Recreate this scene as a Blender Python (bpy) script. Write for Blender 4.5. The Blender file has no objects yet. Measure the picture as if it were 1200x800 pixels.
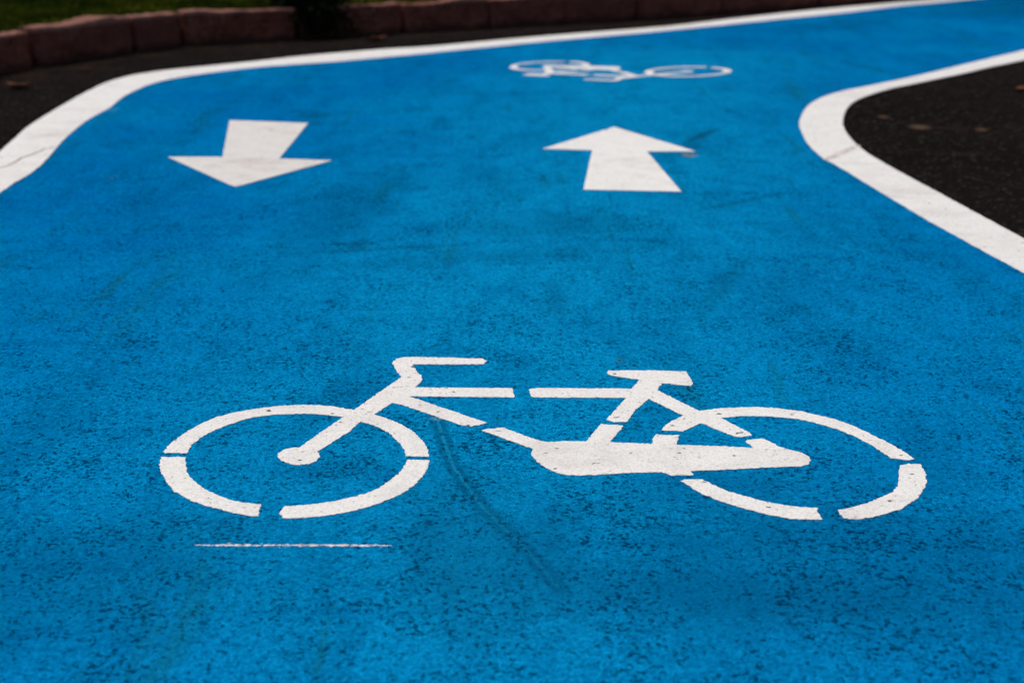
import bpy, bmesh, math, random
from mathutils import Vector, noise
from mathutils.geometry import tessellate_polygon
# All outlines below are in metres on the ground (x right, y away from the camera).
D = {
"cam":[1582.0,0.3282,1.2],
"near":{
"fork":[[[-0.4742,2.7767],[-0.3986,2.9577],[-0.3771,3.0007],[-0.3315,3.1117],[-0.2825,3.2257],[-0.2428,3.1533],[-0.2511,3.0912],[-0.2918,3.0471],[-0.326,2.9734],[-0.3541,2.9279],[-0.3726,2.8708],[-0.431,2.7529],[-0.4218,2.727],[-0.4259,2.7016],[-0.4404,2.6861],[-0.4618,2.6806],[-0.4849,2.687],[-0.5043,2.7039],[-0.5158,2.7284],[-0.5127,2.7552],[-0.4964,2.7719]]],
"handlebar":[[[-0.2825,3.2257],[-0.305,3.3005],[-0.3147,3.3368],[-0.3068,3.3636],[-0.2877,3.3798],[-0.2493,3.3812],[-0.0768,3.369],[-0.0662,3.3468],[-0.0737,3.3248],[-0.1339,3.3235],[-0.2593,3.3235],[-0.2477,3.2727],[-0.2335,3.2408],[-0.2275,3.2145],[-0.2322,3.1867],[-0.2428,3.1533]]],
"top_tube":[[[-0.2428,3.1533],[0.0021,3.1485],[0.0052,3.0854],[-0.2511,3.0912]]],
"down_tube":[[[-0.2511,3.0912],[-0.0577,2.92],[-0.0939,2.8976],[-0.119,2.9069],[-0.2678,3.0369],[-0.2918,3.0471]]],
"front_wheel_arc":[[[-0.772,2.7529],[-0.7676,2.801],[-0.7544,2.843],[-0.7402,2.8836],[-0.7211,2.9226],[-0.6929,2.9599],[-0.6614,2.9843],[-0.632,3.0007],[-0.5942,3.0179],[-0.555,3.0291],[-0.5147,3.0347],[-0.4734,3.0336],[-0.4313,3.0257],[-0.3771,3.0007],[-0.3986,2.9577],[-0.4445,2.9707],[-0.486,2.9783],[-0.5262,2.9761],[-0.5658,2.9707],[-0.5887,2.9631],[-0.6113,2.9545],[-0.6358,2.9353],[-0.6622,2.9069],[-0.6869,2.8734],[-0.7089,2.8306],[-0.7183,2.7864],[-0.7181,2.7434],[-0.7675,2.7453]],[[-0.326,2.9734],[-0.2962,2.9502],[-0.2581,2.9122],[-0.2252,2.8658],[-0.2024,2.8157],[-0.188,2.7672],[-0.1818,2.7256],[-0.2325,2.727],[-0.2389,2.7624],[-0.2545,2.8034],[-0.2779,2.8531],[-0.3056,2.8888],[-0.3329,2.9148],[-0.3541,2.9279]],[[-0.7714,2.7228],[-0.7648,2.6856],[-0.7497,2.6409],[-0.7264,2.591],[-0.6975,2.5448],[-0.6521,2.5],[-0.6119,2.4742],[-0.5639,2.4496],[-0.5315,2.4361],[-0.5047,2.4288],[-0.5097,2.4861],[-0.542,2.492],[-0.5747,2.5041],[-0.5903,2.517],[-0.6112,2.5333],[-0.6384,2.5573],[-0.6626,2.5868],[-0.6876,2.6255],[-0.702,2.6631],[-0.717,2.7224]],[[-0.4605,2.4762],[-0.4654,2.443],[-0.4555,2.4239],[-0.4231,2.422],[-0.3696,2.4334],[-0.329,2.4496],[-0.2887,2.4742],[-0.2609,2.5],[-0.2288,2.5345],[-0.2052,2.5762],[-0.1901,2.619],[-0.1818,2.6631],[-0.1807,2.7062],[-0.2283,2.708],[-0.2308,2.6797],[-0.2412,2.6365],[-0.2604,2.5953],[-0.272,2.5741],[-0.2882,2.549],[-0.3159,2.5272],[-0.3567,2.502],[-0.3981,2.4861],[-0.4318,2.4801]]],
"top_tube2":[[[0.0416,3.1413],[0.0638,3.1497],[0.1701,3.1473],[0.2975,3.1449],[0.2797,3.0826],[0.167,3.0826],[0.0493,3.086],[0.0442,3.1117]]],
"saddle":[[[0.2434,3.2586],[0.2489,3.2753],[0.3086,3.2778],[0.3789,3.2753],[0.4488,3.2701],[0.4522,3.227],[0.4554,3.1836],[0.4467,3.1654],[0.4236,3.169],[0.3781,3.1836],[0.3244,3.2083],[0.2824,3.2245],[0.2531,3.2396]]],
"seat_tube":[[[0.3244,3.2083],[0.3781,3.1836],[0.3603,3.1354],[0.3332,3.0745],[0.3132,3.0369],[0.2933,2.998],[0.2691,2.9247],[0.2393,2.9269],[0.2212,2.9385],[0.2797,3.0826],[0.2975,3.1449]],[[0.2066,2.9142],[0.2595,2.9048],[0.221,2.8059],[0.1675,2.8108]]],
"seat_stay":[[[0.3603,3.1354],[0.4134,3.0482],[0.4478,2.9952],[0.4904,2.9524],[0.5485,2.8556],[0.5448,2.8455],[0.5199,2.8355],[0.5051,2.8405],[0.4399,2.9205],[0.4055,2.9653],[0.3332,3.0745]]],
"rear_wheel_arc":[[[0.4055,2.9653],[0.3711,2.9279],[0.3518,2.8965],[0.3449,2.876],[0.3919,2.8688],[0.4144,2.8914],[0.4399,2.9205]],[[0.4478,2.9952],[0.4607,3.0007],[0.4908,3.0112],[0.5327,3.0179],[0.5823,3.0201],[0.6345,3.0146],[0.6915,2.9925],[0.7611,2.9412],[0.7918,2.9017],[0.8198,2.8556],[0.8457,2.8059],[0.8695,2.7529],[0.8791,2.7131],[0.8676,2.7053],[0.8298,2.7173],[0.8263,2.7322],[0.8088,2.7816],[0.7777,2.843],[0.7481,2.8836],[0.7154,2.9148],[0.6735,2.9438],[0.6046,2.962],[0.5444,2.9631],[0.4904,2.9524]],[[0.3143,2.7961],[0.3208,2.833],[0.3293,2.8506],[0.3814,2.8455],[0.3693,2.7912]],[[0.3561,2.5996],[0.3641,2.6065],[0.402,2.6065],[0.4215,2.5783],[0.4488,2.5469],[0.4896,2.5162],[0.5272,2.492],[0.5692,2.4762],[0.6141,2.4683],[0.614,2.4159],[0.5577,2.4182],[0.5104,2.4373],[0.4644,2.4683],[0.4182,2.5061],[0.3879,2.5407],[0.3707,2.572]],[[0.6553,2.4605],[0.689,2.4722],[0.7214,2.492],[0.7519,2.5162],[0.7865,2.5407],[0.8061,2.5741],[0.8185,2.6082],[0.8266,2.6431],[0.8424,2.6811],[0.8625,2.687],[0.8842,2.6852],[0.8857,2.652],[0.8748,2.5996],[0.8523,2.549],[0.822,2.5041],[0.7833,2.4644],[0.7345,2.4353],[0.6862,2.4182],[0.66,2.422],[0.6542,2.4411]]],
"down_tube2":[[[-0.0711,2.876],[-0.059,2.8821],[-0.0197,2.8914],[0.0531,2.8216],[0.0826,2.8059],[0.0493,2.7648],[-0.0194,2.8281],[-0.0538,2.8607]]],
"chain_case":[[[0.0826,2.8059],[0.1155,2.8108],[0.1675,2.8108],[0.221,2.8059],[0.3143,2.7961],[0.3693,2.7912],[0.4807,2.7816],[0.5403,2.7729],[0.5255,2.8108],[0.5368,2.8206],[0.5649,2.8266],[0.5784,2.8157],[0.5985,2.7792],[0.6181,2.7624],[0.6351,2.7529],[0.6496,2.7312],[0.6528,2.7062],[0.6438,2.6856],[0.6267,2.6743],[0.5517,2.6671],[0.4768,2.6582],[0.384,2.6493],[0.3866,2.6273],[0.3374,2.6255],[0.323,2.6431],[0.2552,2.6396],[0.1817,2.6299],[0.1452,2.6264],[0.1162,2.629],[0.1002,2.6378],[0.0842,2.652],[0.0699,2.6698],[0.0575,2.6925],[0.0485,2.7131],[0.0433,2.7364],[0.0444,2.7529],[0.0493,2.7648]]]},"far":{
"fork":[[[1.1405,9.0328],[0.9704,8.9143],[0.9271,8.8871],[0.8236,8.8142],[0.7153,8.7399],[0.7234,8.8056],[0.7666,8.8509],[0.827,8.874],[0.8992,8.9213],[0.9497,8.9487],[0.9987,8.9875],[1.1173,9.0623],[1.1245,9.0845],[1.1427,9.1029],[1.1641,9.1109],[1.1856,9.1095],[1.2018,9.0986],[1.2086,9.0806],[1.2041,9.0588],[1.1859,9.0391],[1.1622,9.0307]]],
"handlebar":[[[0.7153,8.7399],[0.6911,8.6769],[0.6783,8.6467],[0.656,8.6282],[0.6302,8.6208],[0.5965,8.6298],[0.4559,8.6843],[0.4597,8.704],[0.4788,8.7188],[0.5312,8.7041],[0.6386,8.6713],[0.6581,8.7132],[0.6645,8.7412],[0.6747,8.7629],[0.6949,8.7829],[0.7234,8.8056]]],
"top_tube":[[[0.7234,8.8056],[0.5164,8.8734],[0.5504,8.9224],[0.7666,8.8509]]],
"down_tube":[[[0.7666,8.8509],[0.7004,9.0323],[0.7445,9.04],[0.7605,9.0263],[0.8125,8.888],[0.827,8.874]]],
"front_wheel_arc":[[[1.4094,8.9731],[1.3777,8.9375],[1.3419,8.9088],[1.3061,8.8815],[1.2671,8.8567],[1.2213,8.8356],[1.1801,8.8252],[1.1454,8.8204],[1.103,8.8171],[1.063,8.8189],[1.0252,8.8251],[0.9905,8.8368],[0.9589,8.8538],[0.9271,8.8871],[0.9704,8.9143],[1.0023,8.8924],[1.0334,8.8757],[1.0691,8.8669],[1.1061,8.8606],[1.1302,8.8604],[1.1546,8.8611],[1.1867,8.8693],[1.2257,8.8841],[1.2664,8.9033],[1.3101,8.9303],[1.3439,8.9615],[1.3686,8.9944],[1.4099,8.98]],[[0.8992,8.9213],[0.8872,8.9468],[0.8767,8.9859],[0.8754,9.03],[0.885,9.0741],[0.9008,9.115],[0.9197,9.1484],[0.9623,9.134],[0.9472,9.1053],[0.9367,9.0699],[0.9279,9.0258],[0.9309,8.9913],[0.9391,8.9643],[0.9497,8.9487]],[[1.4263,8.9962],[1.4423,9.0263],[1.4554,9.0645],[1.4643,9.1087],[1.4665,9.1515],[1.4536,9.1976],[1.4342,9.2279],[1.4074,9.2593],[1.3875,9.2781],[1.3687,9.2906],[1.3397,9.2456],[1.3639,9.2326],[1.385,9.2148],[1.3909,9.2009],[1.3993,9.1829],[1.4086,9.1575],[1.4122,9.1286],[1.411,9.0925],[1.4015,9.06],[1.38,9.0108]],[[1.3034,9.266],[1.3269,9.2901],[1.3295,9.3073],[1.3028,9.3172],[1.2503,9.3225],[1.2061,9.3208],[1.1574,9.3125],[1.1185,9.3],[1.071,9.2821],[1.0266,9.2564],[0.9887,9.2277],[0.956,9.1961],[0.93,9.1635],[0.9697,9.1496],[0.9883,9.1706],[1.0224,9.2009],[1.0628,9.2274],[1.085,9.2406],[1.1135,9.2555],[1.1499,9.2649],[1.1995,9.2734],[1.2441,9.2748],[1.2765,9.2705]]],
"top_tube2":[[[0.4867,8.8892],[0.4628,8.8886],[0.3732,8.9183],[0.2655,8.9534],[0.3169,8.9964],[0.4135,8.9669],[0.5123,8.9335],[0.5017,8.9125]]],
"saddle":[[[0.2457,8.8524],[0.2313,8.8411],[0.1787,8.8548],[0.12,8.8752],[0.0631,8.8974],[0.0853,8.9312],[0.1077,8.9652],[0.1258,8.9768],[0.1435,8.968],[0.174,8.9449],[0.2056,8.9121],[0.2321,8.8887],[0.2485,8.8695]]],
"seat_tube":[[[0.2056,8.9121],[0.174,8.9449],[0.2173,8.9772],[0.2758,9.0166],[0.3148,9.0401],[0.3545,9.0646],[0.4178,9.1142],[0.442,9.1048],[0.4508,9.0912],[0.3169,8.9964],[0.2655,8.9534]],[[0.4774,9.1059],[0.4375,9.1269],[0.528,9.1925],[0.571,9.1747]]],
"seat_stay":[[[0.2173,8.9772],[0.2224,9.0577],[0.2238,9.1071],[0.2122,9.151],[0.2187,9.2402],[0.2276,9.2469],[0.2548,9.248],[0.2645,9.2403],[0.2739,9.1622],[0.2774,9.119],[0.2758,9.0166]]],
"rear_wheel_arc":[[[0.2774,9.119],[0.3286,9.1385],[0.3633,9.1574],[0.3812,9.1713],[0.3451,9.1891],[0.3127,9.1777],[0.2739,9.1622]],[[0.2238,9.1071],[0.2095,9.1063],[0.1776,9.1062],[0.1378,9.112],[0.0941,9.1233],[0.0526,9.1412],[0.0166,9.173],[-0.0132,9.2305],[-0.0165,9.2686],[-0.0137,9.3112],[-0.007,9.3559],[0.0034,9.4027],[0.0183,9.4356],[0.0327,9.4386],[0.0581,9.4195],[0.0524,9.4072],[0.0387,9.3649],[0.0296,9.3098],[0.0314,9.271],[0.0413,9.2386],[0.0603,9.2055],[0.1087,9.1735],[0.1597,9.1569],[0.2122,9.151]],[[0.4538,9.2243],[0.4268,9.1978],[0.4093,9.1867],[0.3676,9.2041],[0.4096,9.2424]],[[0.5322,9.3854],[0.5213,9.3823],[0.4889,9.3922],[0.4886,9.4188],[0.4834,9.45],[0.4663,9.4841],[0.4482,9.5124],[0.4214,9.5355],[0.3876,9.5532],[0.4181,9.5933],[0.465,9.5768],[0.4944,9.5499],[0.5157,9.5141],[0.5334,9.4731],[0.5392,9.4388],[0.5358,9.4104]],[[0.3568,9.57],[0.3211,9.5698],[0.2818,9.5632],[0.2417,9.5528],[0.1978,9.543],[0.1617,9.5227],[0.1311,9.4999],[0.104,9.4753],[0.0683,9.4504],[0.0477,9.4512],[0.0301,9.4582],[0.0482,9.484],[0.0879,9.5212],[0.1366,9.554],[0.1887,9.5803],[0.2449,9.6005],[0.3035,9.61],[0.3549,9.6104],[0.3751,9.6007],[0.369,9.5845]]],
"down_tube2":[[[0.7375,9.0625],[0.7236,9.0609],[0.6845,9.0641],[0.6627,9.1365],[0.6465,9.1563],[0.699,9.1789],[0.721,9.1126],[0.7315,9.0787]]],
"chain_case":[[[0.6465,9.1563],[0.6156,9.1611],[0.571,9.1747],[0.528,9.1925],[0.4538,9.2243],[0.4096,9.2424],[0.3197,9.279],[0.2738,9.3012],[0.2644,9.2684],[0.249,9.2638],[0.2215,9.2666],[0.2162,9.2785],[0.2202,9.3117],[0.2132,9.3296],[0.2041,9.3413],[0.2044,9.3617],[0.2162,9.3816],[0.2358,9.395],[0.257,9.3992],[0.3254,9.385],[0.3948,9.3722],[0.4795,9.3547],[0.49,9.3723],[0.5331,9.3607],[0.5353,9.3435],[0.5954,9.3285],[0.664,9.3166],[0.6973,9.3097],[0.7205,9.3002],[0.7292,9.2893],[0.7347,9.2743],[0.7365,9.2569],[0.734,9.2363],[0.7297,9.2182],[0.7207,9.199],[0.7101,9.1867],[0.699,9.1789]]]},"up":[[0.5268,6.9299],[0.8607,6.2653],[0.6307,6.2653],[0.6901,5.4008],[0.2924,5.4394],[0.3769,6.295],[0.1435,6.3293]],
"down":[[-1.1483,5.4984],[-1.1709,5.5234],[-1.5792,6.1327],[-1.328,6.1327],[-1.4936,7.1348],[-1.0655,7.0441],[-1.0616,6.0924],[-0.815,6.0486],[-1.1354,5.5051]],
"lo":[[-1.6684,1.3184],[-1.7175,1.6528],[-1.7869,2.1246],[-1.8683,2.6788],[-1.9538,3.2605],[-2.0352,3.8147],[-2.1045,4.2865],[-2.1641,4.6924],[-2.221,5.0795],[-2.2739,5.4392],[-2.3214,5.7625],[-2.3623,6.0408],[-2.3952,6.2653],[-2.4178,6.4191],[-2.4306,6.5061],[-2.4367,6.5479],[-2.4394,6.5666],[-2.4419,6.5838],[-2.4474,6.6215],[-2.4555,6.674],[-2.4635,6.723],[-2.4713,6.7705],[-2.4788,6.8189],[-2.4859,6.8704],[-2.4925,6.9273],[-2.4986,6.9905],[-2.5043,7.0584],[-2.5095,7.1293],[-2.5144,7.2019],[-2.519,7.2745],[-2.5234,7.3457],[-2.5274,7.4148],[-2.5311,7.4828],[-2.5344,7.5509],[-2.5375,7.6202],[-2.5404,7.6918],[-2.5431,7.7669],[-2.5458,7.8479],[-2.5486,7.9346],[-2.5511,8.0237],[-2.5532,8.1117],[-2.5545,8.1956],[-2.5549,8.272],[-2.5547,8.3403],[-2.5544,8.4031],[-2.5534,8.4616],[-2.551,8.5173],[-2.5468,8.5715],[-2.54,8.6255],[-2.5311,8.6794],[-2.5205,8.732],[-2.508,8.7831],[-2.4934,8.8326],[-2.4765,8.8802],[-2.4569,8.9257],[-2.4342,8.9691],[-2.4082,9.0104],[-2.3799,9.0499],[-2.3501,9.0877],[-2.3196,9.1239],[-2.2894,9.1588],[-2.2602,9.1903],[-2.2315,9.2182],[-2.2022,9.2444],[-2.1711,9.2713],[-2.1369,9.301],[-2.0986,9.3357],[-2.0544,9.3763],[-2.0052,9.4213],[-1.9529,9.469],[-1.8997,9.518],[-1.8476,9.5668],[-1.7987,9.6138],[-1.7534,9.6596],[-1.71,9.7056],[-1.6677,9.7514],[-1.6257,9.7965],[-1.5832,9.8405],[-1.5392,9.8831],[-1.4939,9.924],[-1.4479,9.9636],[-1.4014,10.0021],[-1.3543,10.0399],[-1.3069,10.0772],[-1.259,10.1143],[-1.2109,10.1516],[-1.1623,10.1889],[-1.1132,10.2256],[-1.0638,10.2615],[-1.0139,10.296],[-0.9635,10.3288],[-0.9127,10.3583],[-0.8612,10.3845],[-0.8094,10.4093],[-0.7572,10.4348],[-0.7048,10.4629],[-0.6523,10.4955],[-0.5999,10.5333],[-0.5473,10.5748],[-0.4946,10.6189],[-0.4415,10.6645],[-0.388,10.7104],[-0.3339,10.7555],[-0.2794,10.8002],[-0.2244,10.8454],[-0.169,10.891],[-0.1131,10.9368],[-0.0568,10.9826],[0.0,11.0282],[0.0573,11.0739],[0.115,11.1198],[0.1731,11.1657],[0.2318,11.2114],[0.2908,11.2568],[0.3503,11.3015],[0.4102,11.3455],[0.4705,11.3889],[0.5312,11.4318],[0.5924,11.4747],[0.654,11.5176],[0.7161,11.561],[0.7785,11.6038],[0.8412,11.6457],[0.9044,11.6878],[0.9681,11.731],[1.0326,11.7764],[1.0978,11.8251],[1.1619,11.8745],[1.2244,11.9236],[1.2876,11.9748],[1.3538,12.0309],[1.4254,12.0945],[1.5048,12.1683],[1.5914,12.2529],[1.6831,12.3465],[1.7802,12.4476],[1.883,12.5548],[1.9919,12.6669],[2.1071,12.7825],[2.2303,12.904],[2.3616,13.0331],[2.499,13.167],[2.6404,13.303],[2.7837,13.4383],[2.9271,13.5701],[3.0761,13.7024],[3.2336,13.838],[3.3931,13.9729],[3.5482,14.1031],[3.6922,14.2245],[3.8189,14.333],[3.8954,14.4005],[3.9205,14.4245],[3.9347,14.4397],[3.9784,14.4808],[4.092,14.5825],[4.3162,14.7794],[4.6557,15.0757],[5.0793,15.4447],[5.5729,15.8742],[6.1224,16.3523],[6.7138,16.8668],[7.3331,17.4058],[7.9215,17.918],[8.4785,18.4028],[9.0773,18.9241],[9.7914,19.5458],[10.694,20.3316],[11.8586,21.3453],[13.4823,22.7588],[15.546,24.5554],[17.7982,26.516],[19.9876,28.422],[21.8628,30.0544],[23.1722,31.1943]],
"li":[[-2.025,0.3851],[-2.0287,0.723],[-2.0338,1.1998],[-2.0399,1.76],[-2.0462,2.3479],[-2.0523,2.9081],[-2.0575,3.3849],[-2.0617,3.7975],[-2.0656,4.1942],[-2.0692,4.5631],[-2.0726,4.8924],[-2.0759,5.1703],[-2.0791,5.3848],[-2.0826,5.517],[-2.0864,5.5727],[-2.09,5.5769],[-2.0931,5.5547],[-2.0954,5.5313],[-2.0963,5.5317],[-2.0955,5.5504],[-2.0931,5.5659],[-2.0898,5.5803],[-2.0864,5.5952],[-2.0835,5.6124],[-2.0818,5.6339],[-2.0813,5.6596],[-2.0813,5.6882],[-2.0818,5.7191],[-2.0829,5.7519],[-2.0845,5.7862],[-2.0868,5.8214],[-2.0897,5.8577],[-2.0931,5.8954],[-2.0972,5.9345],[-2.1018,5.9751],[-2.107,6.017],[-2.1127,6.0604],[-2.1192,6.1053],[-2.1266,6.1516],[-2.1344,6.1993],[-2.1426,6.2484],[-2.151,6.2989],[-2.1591,6.3509],[-2.1674,6.4051],[-2.1762,6.4616],[-2.185,6.5195],[-2.1936,6.578],[-2.2016,6.6359],[-2.2088,6.6925],[-2.2152,6.749],[-2.221,6.8062],[-2.2263,6.8631],[-2.2311,6.9181],[-2.2353,6.9701],[-2.2389,7.0178],[-2.2419,7.0589],[-2.2442,7.094],[-2.246,7.126],[-2.2473,7.1579],[-2.2483,7.1927],[-2.2491,7.2332],[-2.2491,7.2794],[-2.2481,7.3287],[-2.2468,7.3808],[-2.2459,7.4354],[-2.2458,7.4922],[-2.2473,7.5507],[-2.251,7.6132],[-2.2566,7.6803],[-2.2631,7.7495],[-2.2696,7.8184],[-2.2751,7.8844],[-2.2787,7.9451],[-2.2804,8.0002],[-2.2809,8.0519],[-2.2805,8.1006],[-2.2793,8.1471],[-2.2775,8.1922],[-2.2755,8.2364],[-2.2734,8.279],[-2.2712,8.3195],[-2.2684,8.3584],[-2.2647,8.3965],[-2.2596,8.4345],[-2.2528,8.4732],[-2.2448,8.5121],[-2.236,8.5506],[-2.2258,8.589],[-2.2137,8.6277],[-2.1991,8.6671],[-2.1814,8.7076],[-2.161,8.7488],[-2.1384,8.7904],[-2.1134,8.8327],[-2.0854,8.876],[-2.0541,8.9207],[-2.0192,8.9672],[-1.979,9.0176],[-1.9337,9.072],[-1.8851,9.1278],[-1.8351,9.1824],[-1.7855,9.2332],[-1.7383,9.2775],[-1.6935,9.3143],[-1.6495,9.3454],[-1.606,9.3727],[-1.5626,9.398],[-1.5188,9.4231],[-1.4744,9.4497],[-1.4292,9.4769],[-1.3836,9.503],[-1.3378,9.5288],[-1.2917,9.5553],[-1.2454,9.5834],[-1.1991,9.6138],[-1.1529,9.6469],[-1.1066,9.6821],[-1.0601,9.7187],[-1.0135,9.7564],[-0.9665,9.7947],[-0.919,9.833],[-0.8703,9.8722],[-0.8201,9.9127],[-0.7695,9.9538],[-0.7198,9.9947],[-0.6719,10.0345],[-0.627,10.0725],[-0.5878,10.1066],[-0.5538,10.1372],[-0.5217,10.1667],[-0.4881,10.1977],[-0.4496,10.2328],[-0.4026,10.2744],[-0.3471,10.3229],[-0.2857,10.3763],[-0.2194,10.4338],[-0.1491,10.4943],[-0.0756,10.5571],[0.0,10.6211],[0.0788,10.6876],[0.1617,10.7574],[0.2477,10.8294],[0.3357,10.9025],[0.4249,10.9753],[0.514,11.0469],[0.6032,11.1162],[0.6933,11.1841],[0.7844,11.2519],[0.8768,11.3207],[0.9704,11.3919],[1.0656,11.4665],[1.1613,11.5437],[1.2572,11.6223],[1.3544,11.7032],[1.4542,11.7873],[1.5577,11.8755],[1.6661,11.9688],[1.7797,12.0678],[1.8977,12.172],[2.0194,12.2803],[2.1441,12.3916],[2.2714,12.505],[2.4006,12.6193],[2.5334,12.7352],[2.6708,12.8536],[2.8106,12.974],[2.9509,13.0959],[3.0897,13.2187],[3.2248,13.342],[3.3554,13.4672],[3.4829,13.5948],[3.6088,13.7235],[3.7348,13.8515],[3.8622,13.9774],[3.9927,14.0996],[4.1019,14.1942],[4.1836,14.2578],[4.2668,14.3192],[4.3806,14.4074],[4.5539,14.5511],[4.8159,14.7794],[5.1693,15.0949],[5.5915,15.4752],[6.0732,15.9112],[6.6054,16.3935],[7.1787,16.9131],[7.7841,17.4607],[8.363,17.9837],[8.911,18.4787],[9.5001,19.0109],[10.2027,19.6455],[11.0907,20.4478],[12.2365,21.4828],[13.8339,22.9259],[15.8643,24.76],[18.0801,26.7617],[20.2342,28.7076],[22.079,30.3741],[23.3673,31.5379]],
"ro":[[20.0986,29.2396],[18.9687,27.9214],[17.3508,26.0338],[15.4617,23.8299],[13.5183,21.5626],[11.7377,19.4852],[10.3367,17.8507],[9.3319,16.6784],[8.553,15.7698],[7.9369,15.051],[7.4202,14.4481],[6.9396,13.8875],[6.4319,13.2952],[5.8968,12.6708],[5.3846,12.0733],[4.9087,11.5179],[4.4819,11.0201],[4.1176,10.595],[3.8288,10.2582],[3.6394,10.0375],[3.5439,9.9265],[3.5107,9.8882],[3.5085,9.8861],[3.5058,9.8832],[3.4712,9.843],[3.4107,9.7724],[3.3508,9.7021],[3.2903,9.6312],[3.2284,9.5585],[3.1641,9.4831],[3.0965,9.4038],[3.0238,9.3184],[2.9467,9.2272],[2.8672,9.1332],[2.7873,9.0394],[2.7092,8.9487],[2.6349,8.8641],[2.5629,8.7842],[2.4913,8.7066],[2.4215,8.6321],[2.3547,8.5615],[2.2923,8.4958],[2.2354,8.436],[2.1851,8.3837],[2.1403,8.3389],[2.0999,8.2989],[2.0625,8.2613],[2.0269,8.2237],[1.9917,8.1835],[1.9576,8.1423],[1.9258,8.1022],[1.8958,8.062],[1.8669,8.0205],[1.8386,7.9765],[1.8104,7.9286],[1.7823,7.8776],[1.7549,7.8246],[1.7281,7.769],[1.7019,7.7103],[1.6763,7.6478],[1.6512,7.5809],[1.6261,7.5067],[1.6007,7.425],[1.5759,7.3396],[1.5525,7.254],[1.5313,7.172],[1.5131,7.0972],[1.4984,7.0303],[1.4866,6.9685],[1.477,6.9103],[1.4689,6.854],[1.4615,6.798],[1.454,6.7407],[1.4465,6.6818],[1.4396,6.6226],[1.4334,6.5637],[1.428,6.5057],[1.4236,6.4491],[1.4202,6.3945],[1.418,6.3419],[1.4168,6.2907],[1.4166,6.241],[1.4172,6.1927],[1.4188,6.1458],[1.4211,6.1004],[1.4245,6.0586],[1.4292,6.0209],[1.4346,5.9846],[1.4406,5.9472],[1.4467,5.906],[1.4526,5.8585],[1.4582,5.8047],[1.4638,5.7466],[1.4695,5.6849],[1.4754,5.6198],[1.4818,5.552],[1.4886,5.4819],[1.4962,5.4063],[1.5044,5.3242],[1.5131,5.2394],[1.5218,5.1554],[1.5302,5.0762],[1.5381,5.0054],[1.5454,4.9441],[1.5523,4.8895],[1.559,4.8397],[1.5655,4.7925],[1.5721,4.7457],[1.5788,4.6972],[1.5857,4.6467],[1.5927,4.5958],[1.5997,4.5453],[1.6066,4.4962],[1.6133,4.4494],[1.6196,4.4057],[1.6242,4.375],[1.6269,4.3585],[1.6294,4.3442],[1.6333,4.3202],[1.6403,4.2746],[1.6521,4.1954],[1.668,4.0871],[1.6866,3.96],[1.7084,3.8112],[1.7336,3.6379],[1.7629,3.4371],[1.7967,3.2059],[1.8348,2.9448],[1.877,2.6562],[1.9232,2.3401],[1.9734,1.9966],[2.0276,1.6255],[2.0859,1.227],[2.1548,0.7551],[2.2358,0.2008],[2.3208,-0.381],[2.4018,-0.9353],[2.4707,-1.4071],[2.5196,-1.7415]],
"ri":[[20.5981,28.0395],[19.4193,26.7649],[17.7312,24.9398],[15.7603,22.8087],[13.7327,20.6165],[11.8749,18.6078],[10.4132,17.0273],[9.3649,15.8938],[8.5523,15.0152],[7.9094,14.3201],[7.3703,13.7372],[6.8689,13.1951],[6.3393,12.6224],[5.7802,12.0178],[5.2445,11.4382],[4.7464,10.8993],[4.3006,10.4171],[3.9214,10.0073],[3.6233,9.6858],[3.4321,9.481],[3.3413,9.3858],[3.3172,9.363],[3.326,9.3756],[3.3338,9.3864],[3.307,9.3583],[3.2517,9.2974],[3.1959,9.2344],[3.1393,9.1696],[3.0812,9.1034],[3.0212,9.0358],[2.9586,8.9672],[2.8911,8.8951],[2.8184,8.8188],[2.7437,8.7413],[2.6703,8.6653],[2.6013,8.5938],[2.5398,8.5297],[2.4872,8.4754],[2.4412,8.429],[2.3995,8.387],[2.3602,8.3462],[2.3211,8.303],[2.2801,8.2542],[2.2366,8.1987],[2.192,8.1392],[2.1476,8.0774],[2.1048,8.015],[2.0649,7.9539],[2.0293,7.8957],[1.9986,7.8417],[1.9719,7.7908],[1.9481,7.7411],[1.9261,7.6907],[1.9048,7.6379],[1.883,7.5809],[1.8607,7.5181],[1.8386,7.4508],[1.8172,7.3811],[1.7968,7.311],[1.7779,7.2427],[1.7609,7.1782],[1.7457,7.1181],[1.7323,7.0606],[1.7202,7.005],[1.7095,6.9501],[1.6997,6.8951],[1.6908,6.839],[1.6828,6.7815],[1.676,6.7231],[1.6702,6.6646],[1.6654,6.6067],[1.6613,6.5498],[1.658,6.4948],[1.6552,6.443],[1.6532,6.394],[1.6521,6.3463],[1.6518,6.2979],[1.6525,6.2471],[1.6543,6.1921],[1.6575,6.1323],[1.6622,6.0687],[1.6678,6.0028],[1.674,5.9357],[1.6805,5.8688],[1.6868,5.8031],[1.6932,5.7387],[1.7,5.6745],[1.707,5.6105],[1.7141,5.5463],[1.7212,5.4818],[1.7282,5.4168],[1.7351,5.351],[1.742,5.2846],[1.7488,5.2179],[1.7557,5.1512],[1.7625,5.0849],[1.7693,5.0193],[1.7754,4.9617],[1.7806,4.9132],[1.7859,4.865],[1.792,4.8086],[1.7998,4.7352],[1.8103,4.6361],[1.8229,4.5173],[1.8366,4.3867],[1.8521,4.2392],[1.8699,4.0694],[1.8907,3.872],[1.9149,3.6416],[1.9425,3.3792],[1.973,3.0891],[2.0064,2.7714],[2.0427,2.4261],[2.0819,2.0531],[2.124,1.6526],[2.1739,1.1783],[2.2325,0.6212],[2.2939,0.0365],[2.3525,-0.5206],[2.4024,-0.9949],[2.4377,-1.331]],
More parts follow.
